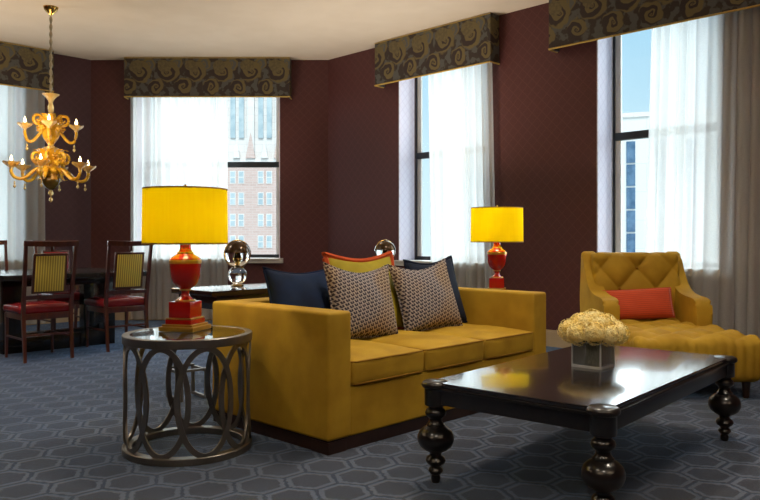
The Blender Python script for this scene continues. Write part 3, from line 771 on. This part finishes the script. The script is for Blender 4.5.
# ------------------------------------------------------------------ tufted chaise
def chaise():
    t = thing('chaise_lounge', 'mustard velvet tufted chaise with sloping arms in front of the broad window', 'chaise', (2.128, 5.62, 0), 0)
    W = .408
    def tuft(u, v, du, dv):
        a = u / du + v / dv; b = u / du - v / dv
        return (abs(math.sin(PI * a)) * abs(math.sin(PI * b))) ** .38
    def d_seat(p, n):
        r = 0
        if n.z > .2: r += n.z * (.045 * tuft(p.x + .001, p.y + .02, .30, .30) - .022) * (1 if p.y > -.62 else .6)
        if n.y < -.2: r += -n.y * (.011 * (abs(math.sin(p.x * PI / .064)) ** .6) + .015 * math.sin((p.z - .11) / .34 * PI)) - .008
        if abs(n.x) > .6: r += .008 * (abs(math.sin(p.y * PI / .064)) ** .6) - .008
        return r
    bm = new(); rbox(bm, (-W, -.675, .112), (W + .04, .075, .415), .055, (64, 48, 14), d_seat)
    rbox(bm, (-W + .1, .02, .112), (W - .1, .50, .415), .04, (36, 26, 10), d_seat); s = obj('seat', bm, M['mustard'], t, angle=2)
    bm = new()
    for i in range(-3, 4):
        for j in range(-5, 4):
            for ox in (0, .15):
                x = i * .30 + ox; y = j * .30 + ox - .02
                if abs(x) < W - .07 and -.60 < y < .32: sphere(bm, (x, y, .400), .011, 2, (1, 1, .6))
    obj('button', bm, M['mustard2'], s)
    def d_back(p, n):
        if n.y < -.2: return -n.y * (.05 * tuft(p.x + .001, p.z - .50, .30, .34) - .024)
        if n.z > .5: return .008 * (abs(math.sin(p.x * PI / .15)) ** .5) - .004
        return 0
    bm = new(); rbox(bm, (-W + .05, .44, .112), (W - .05, .63, .965), .045, (56, 6, 56), d_back)
    for v in bm.verts: v.co.y += (v.co.z - .45) * .13
    b = obj('backrest', bm, M['mustard'], t, angle=2)
    bm = new()
    for i in range(-2, 3):
        for j in range(-2, 5):
            for ox in (0, .5):
                x = (i + ox) * .30; z = .50 + (j + ox) * .34
                if abs(x) < W - .14 and .52 < z < .93: sphere(bm, (x, .452 + (z - .45) * .13, z), .011, 2)
    obj('button', bm, M['mustard2'], b)
    prof = [(.70, .112), (.712, .60), (.70, .945), (.685, .968), (.66, .975), (.635, .968), (.615, .945)]
    prof += [p for p in smoothprof([(.60, .90), (.545, .80), (.47, .71), (.38, .655), (.26, .632), (.12, .622), (.06, .60), (.035, .56), (.03, .50)], 4)] + [(.03, .112)]
    for sx in (-1, 1):
        bm = new(); x0, x1 = sorted((sx * (W - .115), sx * (W + .008))); prism(bm, prof, x0, x1, .028, 4)
        for v in bm.verts:   # wings flare a little towards the top of the back
            v.co.x += sx * .025 * max(0, (v.co.z - .6) / .37) * 0
        obj('arm', bm, M['mustard'], t, angle=.8)
    for sx in (-1, 1):
        for y in (-.60, .62):
            bm = new(); lathe(bm, [(.017, 0), (.020, .01), (.030, .115)], 16); obj('foot', bm, M['plinth'], t, loc=(sx * (W - .05), y, 0))
chaise()
def lumbar():
    ca = R(0)
    t = thing('lumbar_pillow', 'orange red ribbed lumbar pillow on the mustard chaise', 'pillow', (2.10, 5.955, .435), 0)
    t.rotation_euler = (Matrix.Rotation(ca, 3, 'Z') @ Matrix.Rotation(R(-14), 3, 'X') @ Matrix.Rotation(R(-3), 3, 'Y')).to_euler()
    bm = new(); e = pillow_mesh(bm, .56, .245, .13, pinch=.03, p=.4); obj('cover', bm, M['coral'], t, angle=3)
    bm = new(); tube(bm, e, .004, 6, True); obj('border', bm, M['coral'], t)
lumbar()

# ------------------------------------------------------------------ dining set
def W2(tt, nn): return (q * (tt - nn), q * (tt + nn), 0)
def dining_table():
    t = thing('dining_table', 'square black dining table on open rectangular frames under the chandelier', 'dining table', W2(2.93, 7.60), R(45))
    bm = new(); box(bm, (0, 0, .732), (1.36, 1.36, .05), .005); obj('table_top', bm, M['dtable'], t, angle=.5)
    for y in (-.18, .18):
        bm = new()
        for x in (-.46, .46): box(bm, (x, y, .352), (.17, .12, .70), .004)
        box(bm, (0, y, .07), (1.09, .12, .14), .004); box(bm, (0, y, .665), (1.09, .12, .08), .004)
        obj('base_frame', bm, M['dtable'], t, angle=.5)
dining_table()
def dining_chair(label, loc, rz):
    t = thing('dining_chair', label, 'chair', loc, rz, 'dining chairs round the black table')
    def yb(z): return -.212 - max(0, z - .45) * .15
    for s in (-1, 1):
        bm = new(); tube(bm, smoothprof([(s * .205, -.25, 0), (s * .205, -.225, .25), (s * .207, -.214, .45), (s * .210, yb(.75), .75), (s * .216, yb(1.05) - .004, 1.05)], 4), [.017 + .005 * math.sin(PI * i / 16) for i in range(17)], 4, phase=PI / 4); obj('back_post', bm, M['mahog'], t, angle=.5)
        bm = new(); tube(bm, [(s * .205, .215, 0), (s * .205, .205, .25), (s * .205, .20, .41)], [.014, .018, .022], 4, phase=PI / 4); obj('leg', bm, M['mahog'], t, angle=.5)
        bm = new(); tube(bm, [(s * .205, -.23, .2), (s * .205, .205, .2)], .011, 4, phase=PI / 4); obj('stretcher', bm, M['mahog'], t, angle=.5)
    bm = new(); tube(bm, [(-.205, -.235, .235), (.205, -.235, .235)], .011, 4, phase=PI / 4); obj('stretcher', bm, M['mahog'], t, angle=.5)
    bm = new(); tube(bm, [(x * .235, yb(1.04) - .006 - .03 * (1 - x * x), 1.037 + .006 * x * x) for x in [k / 6 - 1 for k in range(13)]], 0, flat=(.024, .046, (0, -.15, 1))); obj('top_rail', bm, M['mahog'], t, angle=.5)
    bm = new(); tube(bm, [(-.21, yb(.565), .565), (.21, yb(.565), .565)], 0, flat=(.02, .034, (0, -.15, 1))); obj('lower_rail', bm, M['mahog'], t, angle=.5); bm = new()
    box(bm, (0, yb(1.0) - .012, 1.0), (.022, .016, .07)); obj('rail_stub', bm, M['mahog'], t, angle=.5)
    rk = Matrix.Rotation(R(8.5), 3, 'X'); zc = .775; yc = yb(zc); hx, hz = .136, .168
    def bx(bm, x, y, z, sx, sy, sz, bev=.003):
        p = rk @ Vector((x, y, z)); box(bm, (p.x, p.y + yc, p.z + zc), (sx, sy, sz), bev, 2, rk)
    bm = new()
    for s in (-1, 1): bx(bm, s * hx, 0, 0, .02, .026, 2 * hz + .02); bx(bm, 0, 0, s * hz, 2 * hx, .026, .02)
    f = obj('pad_frame', bm, M['mahog'], t, angle=.5)
    bm = new(); bx(bm, 0, -.008, 0, 2 * hx - .016, .022, 2 * hz - .016, .008); tag(obj('back_pad', bm, M['stripe'], f, angle=.5), 'yellow striped pad')
    bm = new(); bx(bm, 0, .010, 0, 2 * hx - .016, .024, 2 * hz - .016, .008); tag(obj('front_pad', bm, M['leather'], f, angle=.5), 'red leather pad')
    bm = new()
    box(bm, (0, -.005, .395), (.43, .43, .055), .006); obj('seat_rail', bm, M['mahog'], t, angle=.5)
    def crown(p, n): return .022 * max(0, n.z) * max(0, 1 - (p.x / .24) ** 4) * max(0, 1 - (p.y / .24) ** 4)
    bm = new(); rbox(bm, (-.235, -.205, .415), (.235, .25, .490), .034, (12, 12, 3), crown); obj('seat', bm, M['leather'], t, angle=1.4)
    return t
c1 = dining_chair('nearest red leather dining chair, yellow striped back and red seat in view', (-3.115, 6.74, 0), R(45))
dup(c1, (-2.63, 7.376, 0), R(45), 'red leather dining chair with yellow striped back, beside the large lit lamp')
dup(c1, W2(3.30, 8.18), R(225), 'red leather dining chair across the black table, half hidden behind a nearer chair')
dup(c1, W2(2.56, 8.18), R(225), 'red leather dining chair across the black table, only its post at the photo edge')

# ------------------------------------------------------------------ chandelier
def chandelier():
    t = thing('chandelier', 'two tier amber blown glass chandelier over the dining table', 'chandelier', (-3.385, 7.6, 0))
    bm = new(); lathe(bm, smoothprof([(.012, 3.38), (.03, 3.395), (.06, 3.43), (.072, 3.455), (.074, CEIL)], 4), 32); obj('ceiling_canopy', bm, M['brass'], t)
    bm = new(); lathe(bm, [(.008, 2.58), (.008, 3.38)], 10)
    for k in range(10): lathe(bm, smoothprof([(.009, 2.60 + k * .078), (.016, 2.625 + k * .078), (.016, 2.645 + k * .078), (.009, 2.67 + k * .078)], 2), 12, cap=False)
    obj('rod', bm, M['champ'], t)
    bm = new(); lathe(bm, smoothprof([(.02, 2.47), (.026, 2.50), (.05, 2.535), (.085, 2.565), (.075, 2.563), (.02, 2.54)], 4), 28); lathe(bm, smoothprof([(.012, 2.36), (.028, 2.40), (.03, 2.44), (.016, 2.48)], 4), 20); obj('top_cup', bm, M['ambpale'], t)
    bm = new(); lathe(bm, smoothprof([(.02, 2.03), (.035, 2.06), (.075, 2.12), (.085, 2.18), (.07, 2.25), (.04, 2.31), (.03, 2.37)], 5), 32); obj('upper_body', bm, M['amber'], t)
    bm = new(); lathe(bm, smoothprof([(.02, 1.93), (.05, 1.96), (.075, 2.01), (.06, 2.02), (.025, 2.04)], 4), 28); obj('middle_cup', bm, M['ambpale'], t)
    bm = new(); lathe(bm, smoothprof([(.03, 1.70), (.06, 1.73), (.095, 1.78), (.10, 1.83), (.075, 1.89), (.04, 1.94)], 5), 32); obj('lower_body', bm, M['amber'], t)
    bm = new(); lathe(bm, smoothprof([(.01, 1.585), (.045, 1.60), (.082, 1.65), (.088, 1.69), (.06, 1.72), (.03, 1.725)], 5), 32); obj('bowl', bm, M['ambdark'], t)
    bm = new(); lathe(bm, smoothprof([(.002, 1.455), (.016, 1.475), (.019, 1.492), (.006, 1.515), (.012, 1.525), (.026, 1.548), (.024, 1.565), (.01, 1.59)], 4), 20); obj('bottom_finial', bm, M['ambpale'], t)
    def arm(a, z0, r, zc, sc):
        ca, sa = math.cos(a), math.sin(a)
        P = lambda rr, z: (rr * ca, rr * sa, z)
        bm = new(); tube(bm, smoothprof([P(.05, z0), P(r * .38, z0 + .0), P(r * .68, z0 - .085 * sc), P(r * .9, z0 - .085 * sc), P(r, zc - .055), P(r, zc - .02)], 6), [.018 * sc] * 6 + [.015 * sc] * 25, 10)
        A = obj('arm', bm, M['amber'], t)
        bm = new(); prof = smoothprof([(.008, -.035), (.016, -.02), (.024, .0), (.062, .030), (.074, .046), (.060, .038), (.02, .012)], 4)
        c = Vector(P(r, zc)); n = 20
        lathe(bm, [(rr * sc, z * sc) for rr, z in prof], n, c)
        for v in bm.verts:   # scalloped lip
            d = Vector((v.co.x - c.x, v.co.y - c.y)); k = math.atan2(d.y, d.x)
            if d.length > .03 * sc: v.co.z += .006 * math.cos(k * 6)
        obj('candle_cup', bm, M['ambpale'], A)
        bm = new(); lathe(bm, [(.011 * sc, .0), (.011 * sc, .055 * sc)], 12, c); obj('candle', bm, M['ambpale'], A)
        bm = new(); lathe(bm, smoothprof([(.007, .055 * sc), (.0125, .07), (.0125, .082), (.006, .10), (.0008, .118)], 3), 12, c); obj('bulb', bm, M['bulb'], A)
        bm = new(); d0 = P(r * .92, z0 - .115 * sc); lathe(bm, smoothprof([(.001, -.075), (.012, -.06), (.014, -.05), (.004, -.035), (.008, -.028), (.009, -.018), (.003, 0)], 3), 12, d0); obj('glass_drop', bm, M['ambpale'], A)
    for i in range(6): arm(R(-20 + 60 * i), 1.79, .375, 1.80, 1.12)
    for i in range(4): arm(R(20 + 90 * i), 2.17, .242, 2.21, 1.0)
    def scroll(a, z, s):
        pts = []
        for k in range(26):
            f = k / 25; an = -PI * .4 + f * 2 * PI * 1.15; rr = s * (1 - .72 * f)
            pts.append(((.075 + s * .9 + rr * math.cos(an)) * math.cos(a), (.075 + s * .9 + rr * math.cos(an)) * math.sin(a), z + s * .8 + rr * math.sin(an)))
        base = (.045 * math.cos(a), .045 * math.sin(a), z - s * .6)
        bm = new(); tube(bm, smoothprof([base] + pts, 2), [.017 - .008 * k / 52 for k in range(53)], 8); obj('scroll_leaf', bm, M['amber'], t)
    for i in range(6): scroll(R(40 + 60 * i), 1.87, .06)
    for i in range(5): scroll(R(10 + 72 * i), 2.26, .055)
    for z, r, n, off in ((1.86, .125, 9, 0), (2.21, .11, 8, .3), (1.77, .12, 9, .4), (2.30, .085, 6, .1), (1.93, .09, 6, .2)):
        for i in range(n):
            a = off + 2 * PI * i / n; bm = new(); c = (r * math.cos(a), r * math.sin(a), z); sphere(bm, c, .026, 2, (1, 1, 1))
            for k in range(5): sphere(bm, (c[0] + .025 * math.cos(k * 1.257), c[1] + .012 * math.sin(k * 3), c[2] + .025 * math.sin(k * 1.257)), .014, 1)
            obj('glass_flower', bm, M['amber'], t)
    def leaf(a, r0, z0, r1, z1, w):
        bm = new(); rows = []
        for k in range(9):
            f = k / 8; rr = r0 + (r1 - r0) * f ** 1.6; zz = z0 + (z1 - z0) * math.sin(f * PI * .62) / math.sin(PI * .62) ; ww = w * math.sin(PI * (f * .92 + .06)) ** .8
            rows.append([((rr + .012 * (1 - (j / 2) ** 2)) * math.cos(a) - j / 2 * ww * math.sin(a), (rr + .012 * (1 - (j / 2) ** 2)) * math.sin(a) + j / 2 * ww * math.cos(a), zz) for j in range(-2, 3)])
        for off in (0, .006):
            V_ = [[bm.verts.new((x + off * math.cos(a), y + off * math.sin(a), z)) for x, y, z in r] for r in rows]
            for k in range(8):
                for j in range(4): bm.faces.new((V_[k][j], V_[k][j + 1], V_[k + 1][j + 1], V_[k + 1][j]))
        obj('glass_leaf', bm, M['amber'], t, angle=3)
    for i in range(8): leaf(R(22 + 45 * i), .07, 1.82, .155, 1.985, .034)
    for i in range(7): leaf(R(51 * i), .05, 2.19, .135, 2.345, .03)
    for i in range(6): leaf(R(60 * i + 10), .09, 1.80, .15, 1.69, .032)
    for z, e in ((1.98, 16), (2.36, 9)):
        l = bpy.data.lights.new('candle_glow', 'POINT'); l.energy = e; l.color = (1, .74, .40); l.shadow_soft_size = .25
        lo = bpy.data.objects.new('candle_glow', l); C.objects.link(lo); lo.location = (-3.37 + .0, 7.6 - .45, z)
chandelier()

# ------------------------------------------------------------------ light, sky, camera
w = bpy.data.worlds.new('sky'); bpy.context.scene.world = w; w.use_nodes = True; nt = w.node_tree
bg = nt.nodes['Background']; x, y, z = xyz(nt, coords(nt, 'Generated'))
c = mixc(nt, z.step(-.05, .35), (.66, .80, .86), (.34, .58, .76))
nt.links.new(c, bg.inputs[0]); bg.inputs[1].default_value = 1.35

def sun(d, e, ang, col):
    l = bpy.data.lights.new('daylight', 'SUN'); l.energy = e; l.angle = ang; l.color = col
    o = bpy.data.objects.new('daylight', l); C.objects.link(o); o.rotation_euler = (-Vector(d)).to_track_quat('-Z', 'Y').to_euler()
sun((.75, .62, .42), 9.0, R(70), (.90, .96, 1.0))
sun((-.42, .85, .40), 8.0, R(70), (.90, .96, 1.0))
sun((.1, -.8, .6), 3.2, R(30), (1, .95, .9))       # falls on the facades across the street

def spot(p, e, col, size=130, rad=.25, aim=(0, 0, -1)):  # added fill light, unseen; no fixture hangs there
    l = bpy.data.lights.new('fill_spot', 'SPOT'); l.energy = e; l.color = col; l.spot_size = R(size); l.spot_blend = .9; l.shadow_soft_size = rad
    o = bpy.data.objects.new('fill_spot', l); C.objects.link(o); o.location = p; o.rotation_euler = Vector(aim).to_track_quat('-Z', 'Y').to_euler()
def fill_point(p, e, col, rad=.3):  # soft point fill without a fixture, not called
    l = bpy.data.lights.new('room_fill', 'POINT'); l.energy = e; l.color = col; l.shadow_soft_size = rad
    o = bpy.data.objects.new('room_fill', l); C.objects.link(o); o.location = p
WARM = (1, .88, .72)
def fill_up(p, e, col):  # added fill thrown at the ceiling, no real fitting
    spot(p, e, col, 120, .25, (0, 0, 1))
fill_up((-2.2, -.9, 1.9), 470, WARM); fill_up((2.6, -.6, 1.9), 480, WARM); fill_up((-5.6, 4.6, 1.9), 420, WARM)
fill_up((.15, 7.5, 1.0), 170, WARM); fill_up((-1.9, 8.9, 1.0), 90, WARM); fill_up((2.6, 4.4, 1.9), 110, WARM); fill_up((-4.6, 7.6, 1.4), 90, WARM)
spot((.6, 4.3, 3.40), 190, WARM); spot((-3.3, 5.2, 3.40), 220, WARM); spot((1.9, 3.0, 3.4), 120, WARM); spot((2.3, 4.9, 3.4), 60, WARM)  # added overhead fill
spot((-1.2, 1.6, 3.40), 60, WARM); spot((.3, .4, 3.40), 95, WARM, 70, .3, (.22, .75, -.68)); spot((-1.2, 7.9, 3.40), 110, WARM)

cam = bpy.data.cameras.new('camera'); co = bpy.data.objects.new('camera', cam); C.objects.link(co)
co.location = (0, 0, EYE); co.rotation_euler = (R(90), 0, 0)
cam.sensor_width = 36; cam.sensor_fit = 'HORIZONTAL'; cam.lens = F_PX / 760 * 36; cam.shift_y = -11 / 760
cam.clip_start = .05; cam.clip_end = 500
sc = bpy.context.scene; sc.camera = co
sc.view_settings.view_transform = 'Standard'; sc.view_settings.look = 'None'; sc.view_settings.exposure = 0
sc.cycles.max_bounces = 10; sc.cycles.transparent_max_bounces = 12; sc.cycles.transmission_bounces = 8
sc.cycles.use_denoising = True; sc.cycles.sample_clamp_indirect = 6
